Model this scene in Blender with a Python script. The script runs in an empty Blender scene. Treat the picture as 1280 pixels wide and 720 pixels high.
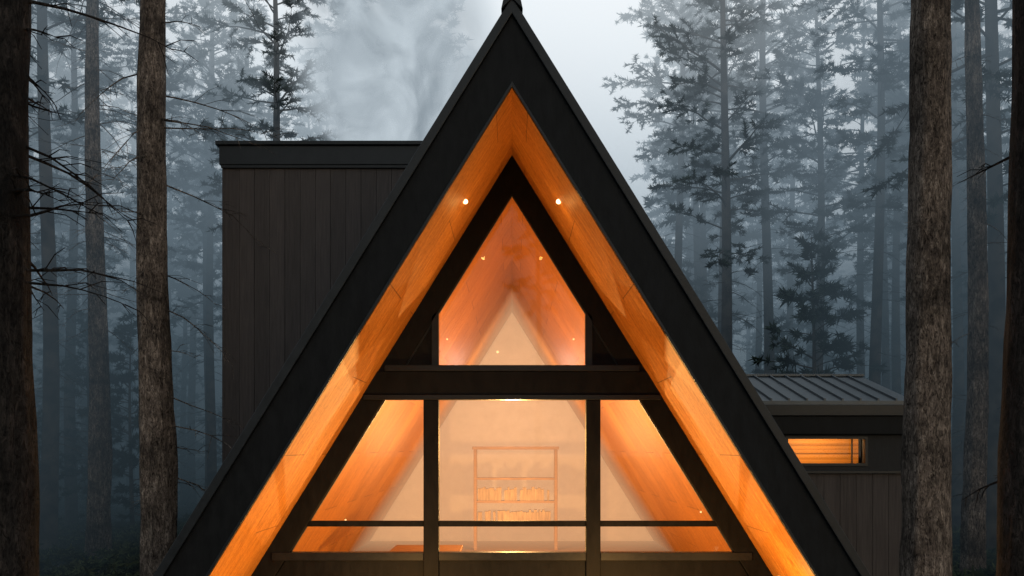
import bpy, math, random
import numpy as np
from mathutils import Vector, noise
random.seed(7)
S=bpy.context.scene
F=1244.4; CY=-12.0; CZ=3.2; HY=560.0; K=0.62
def X(px,d): return (px-640)/F*d
def Z(py,d): return CZ+(HY-py)/F*d

# ------------------------------------------------------------------ node helpers
def newmat(name):
    m=bpy.data.materials.new(name); m.use_nodes=True
    nt=m.node_tree; nt.nodes.clear()
    return m,nt
def N(nt,t,**kw):
    n=nt.nodes.new(t)
    for k,v in kw.items():
        if k.startswith('i_'):
            n.inputs[k[2:].replace('_',' ')].default_value=v
        else: setattr(n,k,v)
    return n
def L(nt,a,b): nt.links.new(a,b)
def ramp(nt,fac,stops):
    r=nt.nodes.new('ShaderNodeValToRGB')
    el=r.color_ramp.elements
    while len(el)>1: el.remove(el[-1])
    el[0].position=stops[0][0]; el[0].color=(*stops[0][1],1)
    for p,c in stops[1:]:
        e=el.new(p); e.color=(*c,1)
    L(nt,fac,r.inputs[0]); return r
def coords(nt,scale,src='Object'):
    tc=N(nt,'ShaderNodeTexCoord'); mp=N(nt,'ShaderNodeMapping')
    mp.inputs['Scale'].default_value=scale
    L(nt,tc.outputs[src],mp.inputs[0]); return mp.outputs[0]

def simple(name,c1,c2,scale=(3,3,3),rough=0.6,bump=0.1,nscale=4,metal=0.0,spec=0.5,detail=6.0):
    m,nt=newmat(name)
    co=coords(nt,scale)
    n=N(nt,'ShaderNodeTexNoise',i_Scale=nscale,i_Detail=detail,i_Roughness=0.65); L(nt,co,n.inputs['Vector'])
    r=ramp(nt,n.outputs[0],[(0.3,c1),(0.7,c2)])
    b=N(nt,'ShaderNodeBsdfPrincipled',i_Metallic=metal); L(nt,r.outputs[0],b.inputs['Base Color'])
    b.inputs['Specular IOR Level'].default_value=spec
    rr=N(nt,'ShaderNodeMapRange'); L(nt,n.outputs[0],rr.inputs[0])
    rr.inputs[3].default_value=rough-0.12; rr.inputs[4].default_value=rough+0.12
    L(nt,rr.outputs[0],b.inputs['Roughness'])
    if bump>0:
        bp=N(nt,'ShaderNodeBump',i_Strength=bump,i_Distance=0.02); L(nt,n.outputs[0],bp.inputs['Height']); L(nt,bp.outputs[0],b.inputs['Normal'])
    o=N(nt,'ShaderNodeOutputMaterial'); L(nt,b.outputs[0],o.inputs[0])
    return m
def diffuse(name,c1,c2,nscale):
    m,nt=newmat(name); co=coords(nt,(1,1,1))
    n=N(nt,'ShaderNodeTexNoise',i_Scale=nscale,i_Detail=1.0); L(nt,co,n.inputs['Vector'])
    r=ramp(nt,n.outputs[0],[(0.35,c1),(0.65,c2)])
    b=N(nt,'ShaderNodeBsdfDiffuse'); L(nt,r.outputs[0],b.inputs[0])
    o=N(nt,'ShaderNodeOutputMaterial'); L(nt,b.outputs[0],o.inputs[0]); return m

m_black=simple('black_painted_timber',(0.0030,0.0034,0.0038),(0.0080,0.0086,0.0094),(2,2,0.7),0.6,0.25,5,spec=0.07)
m_trim=simple('black_metal_trim',(0.005,0.006,0.007),(0.011,0.0125,0.0145),(3,3,3),0.42,0.05,3,spec=0.18)
m_roofm=simple('standing_seam_metal',(0.03,0.038,0.045),(0.05,0.06,0.068),(1,1,1),0.45,0.05,5,spec=0.3)
m_dark=simple('dark_wall',(0.008,0.008,0.009),(0.015,0.015,0.015),(4,4,1),0.7,0.2,6,spec=0.15)
m_plaster=simple('pale_plaster',(0.66,0.55,0.44),(0.78,0.67,0.55),(1,1,1),0.8,0.1,3,spec=0.2)
m_floor=simple('oak_floor',(0.16,0.07,0.03),(0.26,0.12,0.045),(6,0.5,1),0.5,0.1,4,spec=0.2)
m_shelf=simple('walnut_shelf',(0.20,0.10,0.05),(0.32,0.17,0.08),(1,8,8),0.6,0.1,3,spec=0.1)
m_book=simple('book_cloth',(0.18,0.11,0.06),(0.42,0.29,0.17),(9,1,1),0.9,0.0,3,spec=0.05)

def wood_mat():
    m,nt=newmat('cedar_plywood_lining')
    tc=N(nt,'ShaderNodeTexCoord'); sp=N(nt,'ShaderNodeSeparateXYZ'); L(nt,tc.outputs['Object'],sp.inputs[0])
    cx=N(nt,'ShaderNodeCombineXYZ')
    mz=N(nt,'ShaderNodeMath',operation='MULTIPLY'); L(nt,sp.outputs[2],mz.inputs[0]); mz.inputs[1].default_value=1.177
    L(nt,mz.outputs[0],cx.inputs[0]); L(nt,sp.outputs[1],cx.inputs[1]); 
    sg=N(nt,'ShaderNodeMath',operation='SIGN'); L(nt,sp.outputs[0],sg.inputs[0]); L(nt,sg.outputs[0],cx.inputs[2])
    mp=N(nt,'ShaderNodeMapping'); mp.inputs['Scale'].default_value=(0.9,16,7); L(nt,cx.outputs[0],mp.inputs[0])
    n=N(nt,'ShaderNodeTexNoise',i_Scale=1.6,i_Detail=9.0,i_Roughness=0.7,i_Distortion=0.5); L(nt,mp.outputs[0],n.inputs['Vector'])
    mp2=N(nt,'ShaderNodeMapping'); mp2.inputs['Scale'].default_value=(14,40,7); L(nt,cx.outputs[0],mp2.inputs[0])
    n2=N(nt,'ShaderNodeTexNoise',i_Scale=1.4,i_Detail=5.0,i_Roughness=0.7); L(nt,mp2.outputs[0],n2.inputs['Vector'])
    r=ramp(nt,n.outputs[0],[(0.28,(0.20,0.072,0.011)),(0.5,(0.43,0.175,0.031)),(0.72,(0.66,0.31,0.065))])
    r2=ramp(nt,n2.outputs[0],[(0.36,(0.32,0.26,0.2)),(0.54,(1,1,1))])
    mx=N(nt,'ShaderNodeMix',data_type='RGBA',blend_type='MULTIPLY'); mx.inputs[0].default_value=0.75
    L(nt,r.outputs[0],mx.inputs[6]); L(nt,r2.outputs[0],mx.inputs[7])
    br=N(nt,'ShaderNodeTexBrick'); L(nt,cx.outputs[0],br.inputs['Vector'])
    br.inputs['Scale'].default_value=1.0; br.inputs['Brick Width'].default_value=2.44; br.inputs['Row Height'].default_value=1.22
    br.inputs['Mortar Size'].default_value=0.007; br.inputs['Mortar Smooth'].default_value=0.3
    br.inputs['Color1'].default_value=(1,1,1,1); br.inputs['Color2'].default_value=(0.76,0.72,0.68,1); br.inputs['Mortar'].default_value=(0.2,0.15,0.12,1)
    mx2=N(nt,'ShaderNodeMix',data_type='RGBA',blend_type='MULTIPLY'); mx2.inputs[0].default_value=0.9
    L(nt,mx.outputs[2],mx2.inputs[6]); L(nt,br.outputs[0],mx2.inputs[7])
    b=N(nt,'ShaderNodeBsdfPrincipled',i_Roughness=0.55); L(nt,mx2.outputs[2],b.inputs['Base Color']); b.inputs['Specular IOR Level'].default_value=0.15
    bp=N(nt,'ShaderNodeBump',i_Strength=0.2,i_Distance=0.01); L(nt,n.outputs[0],bp.inputs['Height']); L(nt,bp.outputs[0],b.inputs['Normal'])
    o=N(nt,'ShaderNodeOutputMaterial'); L(nt,b.outputs[0],o.inputs[0]); return m
m_wood=wood_mat()

def siding_mat():
    m,nt=newmat('charred_timber_siding')
    tc=N(nt,'ShaderNodeTexCoord'); sp=N(nt,'ShaderNodeSeparateXYZ'); L(nt,tc.outputs['Object'],sp.inputs[0])
    d=N(nt,'ShaderNodeMath',operation='DIVIDE'); L(nt,sp.outputs[0],d.inputs[0]); d.inputs[1].default_value=0.26
    fl=N(nt,'ShaderNodeMath',operation='FLOOR'); L(nt,d.outputs[0],fl.inputs[0])
    wn=N(nt,'ShaderNodeTexWhiteNoise',noise_dimensions='1D'); L(nt,fl.outputs[0],wn.inputs['W'])
    mp=N(nt,'ShaderNodeMapping'); mp.inputs['Scale'].default_value=(22,22,1.2); L(nt,tc.outputs['Object'],mp.inputs[0])
    n=N(nt,'ShaderNodeTexNoise',i_Scale=1.5,i_Detail=8.0,i_Roughness=0.65); L(nt,mp.outputs[0],n.inputs['Vector'])
    r=ramp(nt,n.outputs[0],[(0.3,(0.024,0.020,0.019)),(0.7,(0.047,0.039,0.037))])
    mr=N(nt,'ShaderNodeMapRange'); L(nt,wn.outputs[0],mr.inputs[0]); mr.inputs[3].default_value=0.88; mr.inputs[4].default_value=1.12
    vm=N(nt,'ShaderNodeVectorMath',operation='SCALE'); L(nt,r.outputs[0],vm.inputs[0]); L(nt,mr.outputs[0],vm.inputs['Scale'])
    b=N(nt,'ShaderNodeBsdfPrincipled',i_Roughness=0.75); L(nt,vm.outputs[0],b.inputs['Base Color']); b.inputs['Specular IOR Level'].default_value=0.2
    bp=N(nt,'ShaderNodeBump',i_Strength=0.3,i_Distance=0.01); L(nt,n.outputs[0],bp.inputs['Height']); L(nt,bp.outputs[0],b.inputs['Normal'])
    o=N(nt,'ShaderNodeOutputMaterial'); L(nt,b.outputs[0],o.inputs[0]); return m
m_siding=siding_mat()

def bark_mat(name,ca,cb,cc):
    m,nt=newmat(name)
    tc=N(nt,'ShaderNodeTexCoord')
    mp=N(nt,'ShaderNodeMapping'); mp.inputs['Scale'].default_value=(9,9,2.2); L(nt,tc.outputs['Object'],mp.inputs[0])
    n=N(nt,'ShaderNodeTexNoise',i_Scale=2.2,i_Detail=10.0,i_Roughness=0.78,i_Distortion=0.9); L(nt,mp.outputs[0],n.inputs['Vector'])
    mpb=N(nt,'ShaderNodeMapping'); mpb.inputs['Scale'].default_value=(22,22,9); L(nt,tc.outputs['Object'],mpb.inputs[0])
    n2=N(nt,'ShaderNodeTexNoise',i_Scale=1.3,i_Detail=6.0,i_Roughness=0.7,i_Distortion=1.5); L(nt,mpb.outputs[0],n2.inputs['Vector'])
    r=ramp(nt,n.outputs[0],[(0.36,ca),(0.52,cb),(0.66,cc)])
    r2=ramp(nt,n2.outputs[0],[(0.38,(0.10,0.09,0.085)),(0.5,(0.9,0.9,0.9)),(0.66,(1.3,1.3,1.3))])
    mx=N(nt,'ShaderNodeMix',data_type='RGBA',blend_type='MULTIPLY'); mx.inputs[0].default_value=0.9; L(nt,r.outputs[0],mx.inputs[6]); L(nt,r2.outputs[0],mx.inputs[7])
    n3=N(nt,'ShaderNodeTexNoise',i_Scale=1.3,i_Detail=6.0,i_Roughness=0.7); L(nt,tc.outputs['Object'],n3.inputs['Vector'])
    r3=ramp(nt,n3.outputs[0],[(0.38,(0.4,0.4,0.4)),(0.62,(1.4,1.4,1.4))])
    mx2=N(nt,'ShaderNodeMix',data_type='RGBA',blend_type='MULTIPLY'); mx2.inputs[0].default_value=1; L(nt,mx.outputs[2],mx2.inputs[6]); L(nt,r3.outputs[0],mx2.inputs[7])
    b=N(nt,'ShaderNodeBsdfPrincipled',i_Roughness=0.92); L(nt,mx2.outputs[2],b.inputs['Base Color']); b.inputs['Specular IOR Level'].default_value=0.1
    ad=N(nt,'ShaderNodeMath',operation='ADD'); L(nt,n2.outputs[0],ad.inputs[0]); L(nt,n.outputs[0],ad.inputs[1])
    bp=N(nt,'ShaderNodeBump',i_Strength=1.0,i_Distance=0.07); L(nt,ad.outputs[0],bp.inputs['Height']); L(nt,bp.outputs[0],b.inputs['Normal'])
    o=N(nt,'ShaderNodeOutputMaterial'); L(nt,b.outputs[0],o.inputs[0]); return m
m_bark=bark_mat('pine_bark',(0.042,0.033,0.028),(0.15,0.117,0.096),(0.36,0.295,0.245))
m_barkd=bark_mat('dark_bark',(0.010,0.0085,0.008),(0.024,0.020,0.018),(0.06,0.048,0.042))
m_bark_far=diffuse('far_bark',(0.03,0.024,0.021),(0.075,0.062,0.052),2.0)
m_needle=diffuse('pine_needles',(0.014,0.023,0.020),(0.038,0.052,0.040),0.8)
m_under=diffuse('undergrowth_leaves',(0.015,0.022,0.012),(0.045,0.052,0.025),2)
m_ground=simple('forest_floor',(0.02,0.015,0.01),(0.06,0.045,0.03),(1,1,1),0.95,0.6,2.5,spec=0.1)

def glass_mat():
    m,nt=newmat('window_glass')
    t=N(nt,'ShaderNodeBsdfTransparent'); t.inputs[0].default_value=(0.97,0.96,0.95,1)
    g=N(nt,'ShaderNodeBsdfGlossy',i_Roughness=0.02)
    f=N(nt,'ShaderNodeFresnel',i_IOR=1.2)
    mx=N(nt,'ShaderNodeMixShader'); L(nt,f.outputs[0],mx.inputs[0]); L(nt,t.outputs[0],mx.inputs[1]); L(nt,g.outputs[0],mx.inputs[2])
    o=N(nt,'ShaderNodeOutputMaterial'); L(nt,mx.outputs[0],o.inputs[0]); return m
m_glass=glass_mat()
def emit(name,c,s):
    m,nt=newmat(name); e=N(nt,'ShaderNodeEmission',i_Strength=s); e.inputs[0].default_value=(*c,1)
    o=N(nt,'ShaderNodeOutputMaterial'); L(nt,e.outputs[0],o.inputs[0]); return m
m_bulb=emit('warm_bulb',(1,0.62,0.28),5)
m_bulb2=emit('dim_warm_bulb',(1,0.6,0.25),1.8)

# ------------------------------------------------------------------ geometry helpers
def empty(name,loc=(0,0,0)):
    e=bpy.data.objects.new(name,None); e.location=loc; S.collection.objects.link(e); return e
def mobj(name,V,Fc,mats,parent=None,mi=None,smooth=False,bevel=0):
    me=bpy.data.meshes.new(name); me.from_pydata([tuple(v) for v in V],[],Fc)
    if not isinstance(mats,(list,tuple)): mats=[mats]
    for m in mats: me.materials.append(m)
    if mi is not None: me.polygons.foreach_set('material_index',mi)
    if smooth: me.polygons.foreach_set('use_smooth',[True]*len(me.polygons))
    me.update()
    o=bpy.data.objects.new(name,me); S.collection.objects.link(o)
    if parent: o.parent=parent
    if bevel:
        b=o.modifiers.new('b','BEVEL'); b.width=bevel; b.segments=2; b.limit_method='ANGLE'
    return o
BF=[(0,1,2,3),(7,6,5,4),(0,4,5,1),(1,5,6,2),(2,6,7,3),(3,7,4,0)]
def boxv(x0,x1,y0,y1,z0,z1):
    return [(x0,y0,z0),(x0,y1,z0),(x1,y1,z0),(x1,y0,z0),(x0,y0,z1),(x0,y1,z1),(x1,y1,z1),(x1,y0,z1)]
def box(name,x0,x1,y0,y1,z0,z1,mat,parent=None,bevel=0.006):
    return mobj(name,boxv(x0,x1,y0,y1,z0,z1),BF,mat,parent,bevel=bevel)
def boxes(name,lst,mat,parent,bevel=0):
    V=[];Fc=[]
    for b in lst:
        k=len(V); V+=boxv(*b); Fc+=[tuple(i+k for i in f) for f in BF]
    return mobj(name,V,Fc,mat,parent,bevel=bevel)
def prism(name,poly,y0,y1,mat,parent=None,bevel=0):
    n=len(poly); V=[(x,y0,z) for x,z in poly]+[(x,y1,z) for x,z in poly]
    Fc=[tuple(range(n)),tuple(range(2*n-1,n-1,-1))]
    for i in range(n):
        j=(i+1)%n; Fc.append((j,i,i+n,j+n))
    return mobj(name,V,Fc,mat,parent,bevel=bevel)
def chevron(name,za,zb,zlow,y0,y1,mat,parent,bevel=0):
    poly=[(0,za),(-K*(za-zlow),zlow),(-K*(zb-zlow),zlow),(0,zb),(K*(zb-zlow),zlow),(K*(za-zlow),zlow)]
    return prism(name,poly,y0,y1,mat,parent,bevel)

# ------------------------------------------------------------------ A-frame cabin
cab=empty('a_frame_cabin')
ZA=Z(3,12); ZI=Z(108,12)
YG=2.857; YB=19.9; ZF=0.22
G=lambda py: Z(py,12+YG)
chevron('roof_shell',ZA,ZI+0.03,-0.3,0.06,YB+1,m_black,cab)
chevron('front_fascia',ZA-0.16,ZI-0.0,-0.3,-0.02,0.058,m_black,cab,0.008)
chevron('roof_edge_trim',ZA+0.04,ZA-0.157,-0.3,-0.07,0.09,m_trim,cab,0.008)
chevron('fascia_drip_bead',ZI+0.045,ZI-0.012,-0.3,-0.045,-0.021,m_trim,cab,0.004)
chevron('wood_lining',ZI+0.028,ZI,0.0,0.059,YB+0.9,m_wood,cab)
V=[];Fc=[]
for i in range(42):
    y=0.35+i*0.5
    for s in (-1,1):
        k=len(V)
        for yy in (y,y+0.03):
            for off in (0,0.06):
                V.append((s*(0.02),yy,ZA+off)); V.append((s*(K*(ZA+0.2)),yy,-0.2+off))
        Fc+=[(k,k+1,k+3,k+2),(k+4,k+6,k+7,k+5),(k+2,k+3,k+7,k+6)]
mobj('roof_seams',V,Fc,m_trim,cab)
prism('ridge_cap',[(-0.13,ZA-0.12),(-0.09,ZA+0.07),(-0.05,ZA+0.10),(0.05,ZA+0.10),(0.09,ZA+0.07),(0.13,ZA-0.12),(0,ZA+0.01)],-0.10,YB+1.02,m_trim,cab,0.006)
ZR=ZI; ZQ=G(243)
chevron('rake_frame',ZR-0.003,ZQ,-0.1,YG-0.06,YG+0.12,m_black,cab,0.01)
chevron('rake_inner_bead',ZQ+0.06,ZQ-0.03,-0.1,YG-0.03,YG+0.05,m_trim,cab,0.004)
bt,bb=G(457),G(500)
hw=lambda z,a: K*(a-z)
w=1.093
for s,nm in((-1,'left'),(1,'right')):
    zt=ZQ-w/K+0.05
    prism('upper_infill_panel_'+nm,[(s*w,bt-0.02),(s*w,zt),(s*(hw(bt,ZQ)+0.05),bt-0.02)],YG-0.02,YG+0.08,m_black,cab)
    prism('upper_jamb_'+nm,[(s*(w-0.0),bt),(s*(w+0.1),bt),(s*(w+0.1),zt-0.12),(s*(w),zt-0.02)],YG-0.06,YG-0.021,m_trim,cab)
box('tie_beam',-hw(bb,ZR)+0.04,hw(bb,ZR)-0.04,YG-0.085,YG+0.15,bb+0.075,bt-0.09,m_black,cab,0.01)
box('tie_beam_top_rail',-hw(bt,ZR)+0.05,hw(bt,ZR)-0.05,YG-0.11,YG+0.1,bt-0.088,bt,m_trim,cab,0.006)
box('tie_beam_bottom_rail',-hw(bb,ZR)+0.05,hw(bb,ZR)-0.05,YG-0.105,YG+0.1,bb,bb+0.073,m_trim,cab,0.006)
for nm,a,b in(('left',-1.314,-1.09),('right',1.1,1.314)):
    box('post_'+nm,a,b,YG-0.09,YG+0.12,0.1,bb-0.002,m_black,cab,0.01)
rt,rb=G(651),G(658); sl=G(690)
for nm,a,b in(('a',-hw(rb,ZR)+0.06,-1.316),('b',-1.088,1.098),('c',1.316,hw(rb,ZR)-0.06)):
    box('rail_'+nm,a,b,YG-0.04,YG+0.06,rb,rt,m_black,cab,0.006)
    box('sill_'+nm,a-0.2*(a<-2),b+0.2*(b>2),YG-0.08,YG+0.1,sl-0.12,sl,m_trim,cab,0.006)
    box('lower_panel_'+nm,a-0.8*(a<-2),b+0.8*(b>2),YG-0.03,YG+0.06,0.05,sl-0.122,m_black,cab)
prism('glass_upper',[(-w,bt),(w,bt),(w,ZQ-w/K),(0,ZQ),(-w,ZQ-w/K)],YG+0.02,YG+0.026,m_glass,cab)
prism('glass_centre',[(-1.088,sl),(1.098,sl),(1.098,bb),(-1.088,bb)],YG+0.02,YG+0.026,m_glass,cab)
for s,nm in((-1,'left'),(1,'right')):
    prism('glass_'+nm,[(s*1.316,sl),(s*hw(sl,ZQ),sl),(s*hw(bb,ZQ),bb),(s*1.316,bb)],YG+0.02,YG+0.026,m_glass,cab)
box('floor',-5,5,0.1,YB,ZF-0.2,ZF,m_floor,cab,0)
prism('back_gable',[(0,ZI-0.002),(-K*(ZI-0.1),0.1),(K*(ZI-0.1),0.1)],YB,YB+0.15,m_plaster,cab)
# shelf unit
yS=17.0; d=12+yS
sh=[]
x0,x1=X(592,d),X(697,d); zt=Z(562,d)
sh+= [(x0,x0+0.09,yS,yS+0.45,ZF,zt),(x1-0.09,x1,yS,yS+0.45,ZF,zt),(x0-0.04,x1+0.04,yS-0.03,yS+0.46,zt+0.001,zt+0.09)]
for py in (598,627,655): sh.append((x0+0.091,x1-0.091,yS+0.01,yS+0.419,Z(py,d)-0.04,Z(py,d)+0.02))
shelf=boxes('shelf_frame',sh,m_shelf,cab,0.01)
bk=[]; random.seed(3)
for py in (627,655):
    xx=x0+0.12
    while xx<x1-0.25:
        wd=random.uniform(0.04,0.1); hh=random.uniform(0.3,0.4)
        if random.random()<0.93: bk.append((xx,xx+wd-0.001,yS+0.08,yS+0.33,Z(py,d)+0.021,Z(py,d)+0.021+hh))
        xx+=wd
boxes('shelf_books',bk,m_book,cab)
tb=[(-2.6,-1.1,8,10.4,0.95,1.02),(-2.5,-2.4,8.1,8.2,ZF,0.95),(-1.3,-1.2,8.1,8.2,ZF,0.95),(-2.5,-2.4,10.2,10.3,ZF,0.95),(-1.3,-1.2,10.2,10.3,ZF,0.95)]
boxes('dining_table',tb,m_shelf,cab,0.01)
# steam in the room, its warm lamplight put in as emission
m,nt=newmat('glowing_steam')
ab=N(nt,'ShaderNodeVolumeAbsorption',i_Density=0.13); ab.inputs[0].default_value=(0,0,0,1)
em=N(nt,'ShaderNodeEmission',i_Strength=0.13); em.inputs[0].default_value=(1.0,0.56,0.29,1)
ads=N(nt,'ShaderNodeAddShader'); L(nt,ab.outputs[0],ads.inputs[0]); L(nt,em.outputs[0],ads.inputs[1])
o=N(nt,'ShaderNodeOutputMaterial'); L(nt,ads.outputs[0],o.inputs['Volume'])
zc_=ZI-0.15
prism('steam',[(0,zc_),(-K*(zc_-0.3),0.3),(K*(zc_-0.3),0.3)],14.0,YB-0.05,m,cab)
def bulb(name,x,y,z,r=0.035,mat=None):
    bpy.ops.mesh.primitive_uv_sphere_add(segments=16,ring_count=8,radius=r,location=(x,y,z))
    o=bpy.context.object; o.name=name; o.data.materials.append(mat or m_bulb); o.parent=cab
    return o
def lamp(name,x,y,z,W,col=(1,0.53,0.15),r=0.1,typ='POINT'):
    l=bpy.data.lights.new(name,typ); l.energy=W; l.color=col; l.shadow_soft_size=r
    o=bpy.data.objects.new(name,l); o.location=(x,y,z); S.collection.objects.link(o); o.parent=cab; return o
for px in(571,711):
    d=13.4; z=Z(252,d); s=1 if px>640 else -1
    x=s*(K*(ZI-z)-0.02)
    bulb('soffit_downlight',x,1.4,z,0.033); lamp('soffit_lamp',x-s*0.15,1.4,z-0.2,3,r=0.03)
for(px,py,dd)in[(559,424,16.6),(717,424,16.6),(622,440,27),(432,650,16),(876,640,16)]:
    z=Z(py,dd); x=X(px,dd); bulb('spot_bulb',x,dd-12,z,0.016 if dd<20 else 0.035,m_bulb2)
lamp('interior_lamp',0.0,5.0,3.4,400,r=0.05)
lamp('interior_lamp',0.0,10.0,3.0,480,r=0.05)
lamp('interior_low_lamp',0.0,7.0,0.7,580,r=0.05)
lamp('gable_fill',0.0,16.6,4.6,230,(1,0.72,0.56),r=0.05)  # added fill without a fixture, stands in for daylight on the upper gable
lamp('gable_low_fill',0.0,14.8,1.5,820,(1,0.56,0.20),r=0.05)  # added warm fill, brightens the lower gable
for s,W in((-1,320),(1,380)):
    lamp('soffit_fill',s*1.5,1.0,0.75,W,(1,0.52,0.14),r=0.08)  # unseen fill lights added below the frame to wash the soffit evenly
bulb('uplight_bulb',3.46,0.9,1.50,0.04); lamp('uplight',3.25,0.9,1.2,40,r=0.05)

# ------------------------------------------------------------------ left tall block
blk=empty('timber_clad_block')
yL=5.0; d=12+yL; xl=X(280,d); zt=Z(207,d)
V=[];Fc=[]
x=xl
while x<-0.5:
    xe=min(x+0.26,-0.45)
    zl0=ZA+0.05-abs(x)/K; zl1=ZA+0.05-abs(xe)/K
    a=x+0.003; b=xe-0.003; k=len(V)
    for yy in(yL,yL+0.03):
        V+=[(a,yy,zl0),(b,yy,zl1),(b,yy,zt),(a,yy,zt)]
    Fc+=[(k,k+1,k+2,k+3),(k,k+3,k+7,k+4),(k+1,k+5,k+6,k+2)]
    x=xe
    if xe>=-0.45: break
mobj('siding_boards',V,Fc,m_siding,blk)
prism('block_core',[(xl+0.005,ZA+0.05+xl/K),(-0.45,ZA+0.05-0.45/K),(-0.4,zt),(xl+0.005,zt)],yL+0.031,yL+7,m_dark,blk)
prism('block_side_wall',[(xl-0.03,-0.1),(xl+0.002,-0.1),(xl+0.002,zt),(xl-0.03,zt)],yL-0.004,yL+7,m_siding,blk)
zc=Z(178,d)
box('parapet_fascia',X(275,d),-0.2,yL-0.06,yL+7.1,zt+0.001,zc-0.07,m_trim,blk,0.01)
box('parapet_cap',X(271,d),-0.15,yL-0.11,yL+7.15,zc-0.069,zc,m_trim,blk,0.01)
box('parapet_drip',X(277,d),-0.4,yL-0.045,yL-0.002,zt-0.05,zt,m_trim,blk,0.004)

# ------------------------------------------------------------------ right annex
ann=empty('side_annex')
yA=4.0; d=16.0
h=lambda py: Z(py,d)
xr=X(1131,d)
sx=lambda z: K*(ZA+0.03-z)
wx0,wx1=X(984,d),X(1082,d); wz0,wz1=h(580),h(548); ze=h(506)
prism('front_wall_over',[(sx(ze),ze),(sx(wz1),wz1),(xr,wz1),(xr,ze)],yA,yA+0.15,m_dark,ann)
prism('front_wall_left',[(sx(wz1),wz1),(sx(wz0),wz0),(wx0,wz0),(wx0,wz1)],yA,yA+0.15,m_dark,ann)
box('front_wall_right',wx1,xr,yA,yA+0.15,wz0,wz1,m_dark,ann,0)
zs=h(588)
prism('front_wall_under',[(sx(wz0),wz0),(sx(zs),zs),(xr,zs),(xr,wz0)],yA,yA+0.15,m_dark,ann)
box('ledge_flashing',sx(zs)+0.02,xr+0.04,yA-0.04,yA+0.1,zs-0.05,zs-0.002,m_trim,ann,0.005)
V=[];Fc=[]
x=3.2
while x<xr-0.01:
    xe=min(x+0.26,xr); a=x+0.003;b=xe-0.003
    zt0=zs-0.05
    zl=max(-0.2, ZA+0.03-a/K)
    if zl<zt0:
        k=len(V)
        for yy in(yA+0.02,yA+0.05): V+=[(a,yy,zl),(b,yy,zl-0.0),(b,yy,zt0),(a,yy,zt0)]
        Fc+=[(k,k+1,k+2,k+3),(k,k+3,k+7,k+4),(k+1,k+5,k+6,k+2)]
    x=xe
mobj('siding_boards',V,Fc,m_siding,ann)
prism('lower_wall_core',[(sx(zs-0.06),zs-0.06),(sx(-0.2),-0.2),(xr-0.01,-0.2),(xr-0.01,zs-0.06)],yA+0.051,yA+0.2,m_dark,ann)
box('side_wall',xr-0.15,xr,yA+0.151,yA+4.4,-0.2,ze,m_siding,ann,0)
box('back_wall',4.9,xr-0.151,yA+4.2,yA+4.4,-0.2,ze,m_siding,ann,0)
box('room_back',wx0-0.35,wx1+0.3,yA+1.2,yA+1.3,wz0-0.6,wz1+0.3,m_wood,ann,0)
box('room_floor',wx0-0.35,wx1+0.3,yA+0.16,yA+1.19,wz0-0.65,wz0-0.6,m_wood,ann,0)
box('room_ceiling',wx0-0.35,wx1+0.3,yA+0.16,yA+1.19,wz1+0.3,wz1+0.32,m_wood,ann,0)
l=lamp('annex_lamp',(wx0+wx1)/2+0.1,yA+0.45,wz1+0.2,80,(1,0.74,0.36),r=0.04); l.parent=ann
boxes('window_frame',[(wx0-0.03,wx0+0.012,yA-0.02,yA+0.06,wz0-0.03,wz1+0.03),(wx1-0.012,wx1+0.03,yA-0.02,yA+0.06,wz0-0.03,wz1+0.03),
  (wx0+0.013,wx1-0.013,yA-0.02,yA+0.06,wz1-0.01,wz1+0.03),(wx0+0.013,wx1-0.013,yA-0.02,yA+0.06,wz0-0.03,wz0+0.012),(wx1-0.22,wx1-0.205,yA,yA+0.05,wz0+0.013,wz1-0.011)],m_trim,ann)
box('window_pane',wx0,wx1,yA+0.07,yA+0.075,wz0,wz1,m_glass,ann,0)
zf=h(503)+0.02; yR=6.25; zr=Z(471,12+yR); xe=X(1139,d)
def roofslab(name,y0,z0,y1,z1,t,mat):
    V=[(sx(z0),y0,z0),(xe,y0,z0),(xe,y1,z1),(sx(z1),y1,z1)]; V+=[(a,b,c-t) for a,b,c in V]
    return mobj(name,V,[(0,1,2,3),(7,6,5,4),(0,4,5,1),(1,5,6,2),(2,6,7,3),(3,7,4,0)],mat,ann)
roofslab('roof_front',yA-0.12,zf,yR,zr,0.06,m_roofm)
roofslab('roof_back',yR+0.001,zr,yR+2.4,zf,0.06,m_roofm)
V=[];Fc=[]; x=3.0
while x<=xe:
    for(y0,z0,y1,z1)in((yA-0.12,zf,yR,zr),(yR+2.4,zf,yR,zr)):
        if x>sx(z0):
            k=len(V)
            for xx in(x-0.012,x+0.012):
                for o_ in(0,0.04): V+=[(xx,y0,z0+o_),(xx,y1,z1+o_)]
            Fc+=[(k,k+1,k+3,k+2),(k+4,k+6,k+7,k+5),(k+2,k+3,k+7,k+6),(k,k+2,k+6,k+4)]
    x+=0.285
mobj('roof_seams',V,Fc,m_roofm,ann)
box('eave_fascia',sx(ze)+0.03,xe+0.01,yA-0.14,yA-0.002,h(520),zf-0.062,m_trim,ann,0.01)
box('eave_soffit_box',sx(ze)+0.2,xe-0.02,yA-0.1,yA-0.003,h(543),h(520)-0.002,m_black,ann,0.01)
box('ridge_flash',sx(zr)+0.0,xe+0.02,yR-0.06,yR+0.06,zr+0.0,zr+0.05,m_roofm,ann,0.01)

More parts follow.
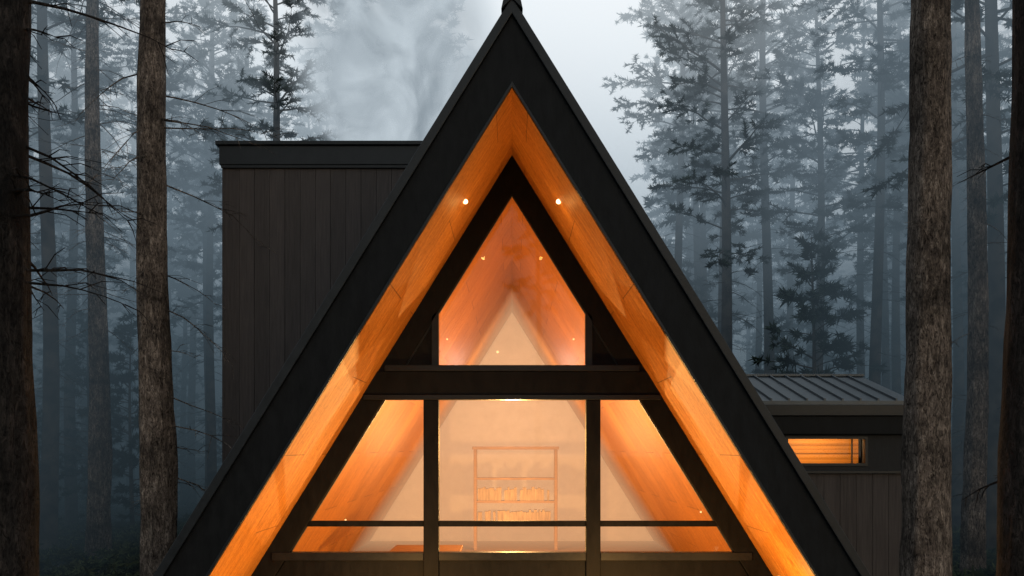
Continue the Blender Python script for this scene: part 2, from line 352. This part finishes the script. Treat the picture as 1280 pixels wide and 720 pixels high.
# ------------------------------------------------------------------ ground
def gh(x,y):
    base=0.12*noise.noise(Vector((x*0.15,y*0.15,0)))+0.5*noise.noise(Vector((x*0.03,y*0.03,3)))*min(1,max(0,(abs(x)+abs(y)-12)/25))
    return base-0.1
n=90; V=[];Fc=[]
def gs(i): t=(i/(n-1))*2-1; return math.copysign(abs(t)**2.2*350,t)
for j in range(n):
    for i in range(n):
        x=gs(i);y=gs(j)+5; V.append((x,y,gh(x,y)))
for j in range(n-1):
    for i in range(n-1):
        a=j*n+i; Fc.append((a,a+1,a+n+1,a+n))
mobj('ground',V,Fc,m_ground,smooth=True)

# ------------------------------------------------------------------ trees
class MB:
    def __init__(s): s.V=[];s.F=[];s.M=[]
    def tube(s,pts,rad,n,mat,jit=0):
        k0=len(s.V)
        for i,(p,r) in enumerate(zip(pts,rad)):
            a=pts[min(i+1,len(pts)-1)]-pts[max(i-1,0)]; a.normalize()
            u=a.orthogonal() if abs(a.z)<0.9 else Vector((1,0,0))
            u=(u-a*u.dot(a)).normalized(); v=a.cross(u)
            for j in range(n):
                t=2*math.pi*j/n
                rr=r
                if jit: rr*=1+jit*(noise.noise(Vector((math.cos(t)*2,math.sin(t)*2,p.z*0.8)))+0.6*noise.noise(Vector((math.cos(t)*6,math.sin(t)*6,p.z*2.2))))
                s.V.append(p+(u*math.cos(t)+v*math.sin(t))*rr)
        for i in range(len(pts)-1):
            for j in range(n):
                a=k0+i*n+j;b=k0+i*n+(j+1)%n
                s.F.append((a,b,b+n,a+n)); s.M.append(mat)
    def needle(s,p,d,l,w):
        k=len(s.V); q=Vector((random.gauss(0,1),random.gauss(0,1),random.gauss(0,1)))
        q=d.cross(q).normalized()*w
        s.V+= [p-q,p+q,p+d*l]; s.F.append((k,k+1,k+2)); s.M.append(1)
def branch(mb,p0,az,Lb,rise,r,green,nl=0.17,nw=0.02,dens=1.0,npn=4):
    d=Vector((math.cos(az),math.sin(az),rise)); pts=[p0.copy()];rad=[r]
    n=6; p=p0.copy(); 
    for i in range(n):
        d=(d+Vector((random.gauss(0,.13),random.gauss(0,.13),(-0.05 if green else -0.09)+random.gauss(0,.09)))).normalized()
        p=p+d*(Lb/n); pts.append(p.copy()); rad.append(r*(1-(i+1)/n*0.88))
    mb.tube(pts,rad,4,0)
    nt=int(Lb/0.26*dens)+2
    for k in range(nt):
        t=random.uniform(0.25 if green else 0.2,1.0); f=t*n; i=min(int(f),n-1); q=pts[i].lerp(pts[i+1],f-i)
        a=(pts[i+1]-pts[i]).normalized(); side=a.cross(Vector((0,0,1))).normalized()*random.choice((-1,1))
        td=(a*0.7+side*random.uniform(0.4,1.0)+Vector((0,0,random.gauss(0.03,0.28)))).normalized()
        tl=Lb*random.uniform(0.14,0.34)*(1.15-t*0.6)+0.1
        q2=q+td*tl*0.5+Vector((0,0,0.02)); q3=q+td*tl+Vector((0,0,-0.08*tl))
        if green:
            mb.tube([q,q3],[r*0.2+0.003,0.003],3,0)
            m=int(tl/0.055)+3
            for _ in range(m):
                u=random.uniform(0.1,1.0); pp=q.lerp(q3,u)
                for _2 in range(npn):
                    nd=(td*0.6+Vector((random.gauss(0,.6),random.gauss(0,.6),random.gauss(0.05,.45)))).normalized()
                    mb.needle(pp,nd,random.uniform(0.6,1.3)*nl,nw)
        else:
            mb.tube([q,q2,q3],[r*0.35,r*0.25,0.0025],3,0)
            if random.random()<0.6:
                q4=q2+(td+Vector((random.gauss(0,.5),random.gauss(0,.5),random.gauss(-.1,.3)))).normalized()*tl*0.4
                mb.tube([q2,q4],[r*0.22,0.002],3,0)
def tree_mesh(name,seed,H,r0,crown,mats,nb=75,maxL=3.0,dead=22,sides=9,nl=0.17,nw=0.02,deadL=1.6,lean=(0,0),deadmin=1.8,jit=0.0,rings=24,dens=1.0,deadmax=None,npn=4):
    random.seed(seed); mb=MB()
    ph=random.uniform(0,6)
    def ax(z):
        return Vector((lean[0]*z+0.12*math.sin(z*0.25+ph)*min(1,z/6),lean[1]*z+0.12*math.cos(z*0.21+ph)*min(1,z/6),z))
    def rr(z):
        return r0*(1-z/H)**0.8+0.012+ r0*0.45*math.exp(-(z+0.3)/0.5)
    pts=[];rad=[]
    for i in range(rings+1):
        z=-0.3+(H+0.3)*(i/rings); pts.append(ax(z)); rad.append(rr(min(max(z,0),H*0.999)))
    mb.tube(pts,rad,sides,0,jit)
    for i in range(nb):
        t=((i+random.random())/nb)**0.9; z=H*(crown+(1-crown)*t)
        prof=min(1,0.45+t*1.6)*(1-t)**0.55
        Lb=max(0.4,maxL*prof*random.choice((0.4,0.7,0.9,1.05,1.3)))
        branch(mb,ax(z),random.uniform(0,6.283),Lb,random.uniform(-0.1,0.45)+0.45*t,0.012+0.012*Lb,True,nl,nw,dens,npn)
    for i in range(dead):
        z=random.uniform(deadmin,deadmax or H*crown*1.05)
        branch(mb,ax(z),random.uniform(0,6.283),deadL*random.uniform(0.3,1.2),random.uniform(-0.25,0.2),0.016,False)
    me=bpy.data.meshes.new(name); me.from_pydata([tuple(v) for v in mb.V],[],mb.F)
    for m in mats: me.materials.append(m)
    me.polygons.foreach_set('material_index',mb.M)
    me.polygons.foreach_set('use_smooth',[m==0 for m in mb.M]); me.update()
    return me
far=[m_bark_far,m_needle]
var=[];lod=[]
for i in range(5):
    cr_=[0.36,0.45,0.30,0.50,0.40][i]; ml=[3.4,3.1,3.7,3.3,3.0][i]; HH=25+i*1.4
    var.append(tree_mesh('pine_v%d'%i,100+i,HH,0.24,cr_,far,nb=86,maxL=ml,dead=34,nl=0.2,nw=0.024,deadL=1.9))
    lod.append(tree_mesh('pine_far_v%d'%i,100+i,HH,0.24,cr_,far,nb=80,maxL=ml,dead=8,sides=6,nl=0.32,nw=0.05,npn=2,dens=0.85,rings=12))
young=[tree_mesh('young_conifer_%d'%i,200+i,9+2*i,0.09,0.1,far,nb=70,maxL=2.0,dead=3,sides=6,nl=0.25,nw=0.035,npn=3) for i in range(2)]

def place(name,me,x,y,s,rot,parent=None,sz=None):
    o=bpy.data.objects.new(name,me); S.collection.objects.link(o)
    o.location=(x,y,gh(x,y)); o.rotation_euler=(0,0,rot); o.scale=(s,s,sz or s)
    if parent: o.parent=parent
    return o
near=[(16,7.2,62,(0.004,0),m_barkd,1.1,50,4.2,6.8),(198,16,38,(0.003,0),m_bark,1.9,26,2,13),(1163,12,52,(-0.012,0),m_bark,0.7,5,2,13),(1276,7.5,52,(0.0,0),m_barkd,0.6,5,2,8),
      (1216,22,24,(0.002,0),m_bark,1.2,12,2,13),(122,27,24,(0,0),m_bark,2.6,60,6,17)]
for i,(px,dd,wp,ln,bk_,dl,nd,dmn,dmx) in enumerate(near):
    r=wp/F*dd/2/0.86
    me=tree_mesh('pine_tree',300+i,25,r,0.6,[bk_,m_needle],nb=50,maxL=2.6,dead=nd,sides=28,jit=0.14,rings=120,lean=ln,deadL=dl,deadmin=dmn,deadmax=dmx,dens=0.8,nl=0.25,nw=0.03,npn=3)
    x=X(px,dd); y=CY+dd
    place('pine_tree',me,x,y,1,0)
mid=[(342,36,13),(60,30,16),(90,40,12),(905,44,11),(958,41,13),(1022,38,14),(1096,33,14),(1240,26,14),(870,52,10),(425,50,11),(1195,36,14)]
random.seed(11)
for i,(px,dd,wp) in enumerate(mid):
    s=random.uniform(0.9,1.1); place('pine_tree',var[i%5],X(px,dd),CY+dd,s,random.uniform(0,6.28))
forest=empty('distant_forest')
random.seed(21)
for i in range(180):
    dd=random.choice((random.uniform(38,60),random.uniform(55,90),random.uniform(80,120)))
    px=random.uniform(-250,1530)
    s=random.uniform(0.8,1.1)
    if 570<px<825:
        if dd<75: continue
        s*=0.62
    if 380<px<=570 and dd<55: continue
    x=X(px,dd); y=CY+dd
    k=random.randrange(5)
    place('pine',(var if dd<50 else lod)[k],x,y,s,random.uniform(0,6.28),forest)
for i in range(75):
    dd=random.uniform(32,85); px=random.uniform(-150,1430)
    x=X(px,dd); y=CY+dd
    if abs(x)<9 and y<24: continue
    place('young_conifer',random.choice(young),x,y,random.uniform(0.5,1.2),random.uniform(0,6.28),forest)
for i in range(14):
    x=random.uniform(-26,26); y=random.uniform(-42,-20)
    place('pine',random.choice(lod),x,y,random.uniform(0.8,1.0),random.uniform(0,6.28),forest)
for sx_ in (-1,1):
    for i in range(5):
        x=sx_*random.uniform(14,26); y=random.uniform(-14,12)
        place('pine',random.choice(lod),x,y,random.uniform(0.8,1.0),random.uniform(0,6.28),forest)
def shrub(seed):
    random.seed(seed); mb=MB()
    for s in range(22):
        az=random.uniform(0,6.28); p=Vector((random.gauss(0,.25),random.gauss(0,.25),0)); d=Vector((math.cos(az)*.6,math.sin(az)*.6,1)).normalized()
        pts=[p.copy()]
        for k in range(5):
            d=(d+Vector((math.cos(az)*.16,math.sin(az)*.16,-.16))).normalized(); p=p+d*random.uniform(.15,.25); pts.append(p.copy())
        mb.tube(pts,[.012,.01,.008,.006,.004,.003],3,0)
        for _ in range(50):
            f=random.uniform(1,4.99); q=pts[int(f)].lerp(pts[int(f)+1],f%1)
            nd=Vector((random.gauss(0,1),random.gauss(0,1),random.gauss(.1,.5))).normalized()
            mb.needle(q,nd,random.uniform(.08,.2),.03)
    me=bpy.data.meshes.new('shrub'); me.from_pydata([tuple(v) for v in mb.V],[],mb.F)
    me.materials.append(m_bark_far); me.materials.append(m_under); me.polygons.foreach_set('material_index',mb.M); return me
shr=[shrub(5),shrub(6),shrub(8)]
ug=empty('undergrowth')
random.seed(31)
for i in range(260):
    dd=random.uniform(15,55); px=random.choice((random.uniform(-60,310),random.uniform(1060,1340)))
    x=X(px,dd); y=CY+dd
    if abs(x)<7.2 and y<22: continue
    place('fern_clump',random.choice(shr),x,y,random.uniform(0.6,1.5),random.uniform(0,6.28),ug)

# ------------------------------------------------------------------ fog bank (volume around and behind the cabin, skylight put in as emission by height)
foot=[(-120,-2),(-8.2,-2),(-8.2,22.5),(8.2,22.5),(8.2,-2),(120,-2),(120,125),(-120,125)]
V=[(x,y,-3) for x,y in foot]+[(x,y,44) for x,y in foot]; nn=len(foot)
Fc=[tuple(range(nn-1,-1,-1)),tuple(range(nn,2*nn))]+[(i,(i+1)%nn,(i+1)%nn+nn,i+nn) for i in range(nn)]
m,nt=newmat('self_lit_mist')
tc=N(nt,'ShaderNodeTexCoord'); sp=N(nt,'ShaderNodeSeparateXYZ'); L(nt,tc.outputs['Object'],sp.inputs[0])
mr=N(nt,'ShaderNodeMapRange'); L(nt,sp.outputs[2],mr.inputs[0]); mr.inputs[1].default_value=0; mr.inputs[2].default_value=36
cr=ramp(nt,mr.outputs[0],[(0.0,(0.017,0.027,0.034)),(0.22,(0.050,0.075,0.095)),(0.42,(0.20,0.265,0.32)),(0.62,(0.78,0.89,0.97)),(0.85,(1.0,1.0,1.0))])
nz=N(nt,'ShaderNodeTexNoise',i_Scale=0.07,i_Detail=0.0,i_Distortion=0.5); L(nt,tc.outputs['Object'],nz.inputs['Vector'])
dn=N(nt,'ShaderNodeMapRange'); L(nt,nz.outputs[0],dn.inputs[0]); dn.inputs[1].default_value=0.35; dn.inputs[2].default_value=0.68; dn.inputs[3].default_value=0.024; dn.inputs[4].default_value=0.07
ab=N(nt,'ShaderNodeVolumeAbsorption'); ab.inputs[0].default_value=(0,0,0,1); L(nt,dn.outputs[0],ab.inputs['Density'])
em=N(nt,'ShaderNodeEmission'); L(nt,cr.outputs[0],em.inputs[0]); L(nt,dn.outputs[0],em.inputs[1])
ads=N(nt,'ShaderNodeAddShader'); L(nt,ab.outputs[0],ads.inputs[0]); L(nt,em.outputs[0],ads.inputs[1])
o=N(nt,'ShaderNodeOutputMaterial'); L(nt,ads.outputs[0],o.inputs['Volume'])
try: m.cycles.volume_step_rate=4.0
except Exception as e: print(e)
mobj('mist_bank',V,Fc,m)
# smoke column drifting up behind the block, its own small volume; brightness put into the emission colour
m,nt=newmat('self_lit_smoke')
tc=N(nt,'ShaderNodeTexCoord')
vl=N(nt,'ShaderNodeVectorMath',operation='LENGTH'); L(nt,tc.outputs['Object'],vl.inputs[0])
pm=N(nt,'ShaderNodeMapRange',interpolation_type='SMOOTHSTEP'); L(nt,vl.outputs['Value'],pm.inputs[0]); pm.inputs[1].default_value=0.25; pm.inputs[2].default_value=1.0; pm.inputs[3].default_value=3.2; pm.inputs[4].default_value=0
mp=N(nt,'ShaderNodeMapping'); mp.inputs['Scale'].default_value=(1.1,0.8,1.7); L(nt,tc.outputs['Object'],mp.inputs[0])
nz2=N(nt,'ShaderNodeTexNoise',i_Scale=1.6,i_Detail=5.0,i_Roughness=0.6,i_Distortion=0.9); L(nt,mp.outputs[0],nz2.inputs['Vector'])
p2=N(nt,'ShaderNodeMapRange'); L(nt,nz2.outputs[0],p2.inputs[0]); p2.inputs[1].default_value=0.42; p2.inputs[2].default_value=0.66
pmul=N(nt,'ShaderNodeMath',operation='MULTIPLY'); L(nt,pm.outputs[0],pmul.inputs[0]); L(nt,p2.outputs[0],pmul.inputs[1])
ab=N(nt,'ShaderNodeVolumeAbsorption'); ab.inputs[0].default_value=(0,0,0,1); L(nt,pmul.outputs[0],ab.inputs['Density'])
em=N(nt,'ShaderNodeEmission'); L(nt,pmul.outputs[0],em.inputs[1])
cs=ramp(nt,nz2.outputs[0],[(0.42,(0.16,0.205,0.245)),(0.60,(0.56,0.64,0.70))]); L(nt,cs.outputs[0],em.inputs[0])
ads=N(nt,'ShaderNodeAddShader'); L(nt,ab.outputs[0],ads.inputs[0]); L(nt,em.outputs[0],ads.inputs[1])
o=N(nt,'ShaderNodeOutputMaterial'); L(nt,ads.outputs[0],o.inputs['Volume'])
bpy.ops.mesh.primitive_uv_sphere_add(segments=24,ring_count=16,radius=1,location=(-3.4,16.8,14.6))
o=bpy.context.object; o.name='smoke_plume'; o.scale=(3.5,3.2,6.8); o.rotation_euler=(0,math.radians(-10),0); o.data.materials.append(m)

# ------------------------------------------------------------------ world, sun, camera
W=bpy.data.worlds.new('World'); S.world=W; W.use_nodes=True; nt=W.node_tree; nt.nodes.clear()
sk=N(nt,'ShaderNodeTexSky',sky_type='NISHITA'); sk.sun_disc=False; sk.sun_elevation=math.radians(12); sk.sun_rotation=math.radians(150); sk.dust_density=3.0
bg=N(nt,'ShaderNodeBackground',i_Strength=0.07); L(nt,sk.outputs[0],bg.inputs[0])
bg2=N(nt,'ShaderNodeBackground',i_Strength=0.9); bg2.inputs[0].default_value=(0.77,0.91,1.0,1)
ad=N(nt,'ShaderNodeAddShader'); L(nt,bg.outputs[0],ad.inputs[0]); L(nt,bg2.outputs[0],ad.inputs[1])
o=N(nt,'ShaderNodeOutputWorld'); L(nt,ad.outputs[0],o.inputs[0])
sl_=bpy.data.lights.new('sun','SUN'); sl_.energy=0.3; sl_.angle=math.radians(25); sl_.color=(0.85,0.93,1)
so=bpy.data.objects.new('sun',sl_); so.rotation_euler=(math.radians(50),0,math.radians(150)); S.collection.objects.link(so)
cam=bpy.data.cameras.new('camera'); cam.lens=35; cam.sensor_width=36; cam.shift_y=200/1280; cam.clip_end=2000
co=bpy.data.objects.new('camera',cam); co.location=(0,CY,CZ); co.rotation_euler=(math.radians(90),0,0); S.collection.objects.link(co); S.camera=co
S.view_settings.view_transform='Standard'; S.view_settings.look='None'; S.view_settings.exposure=0
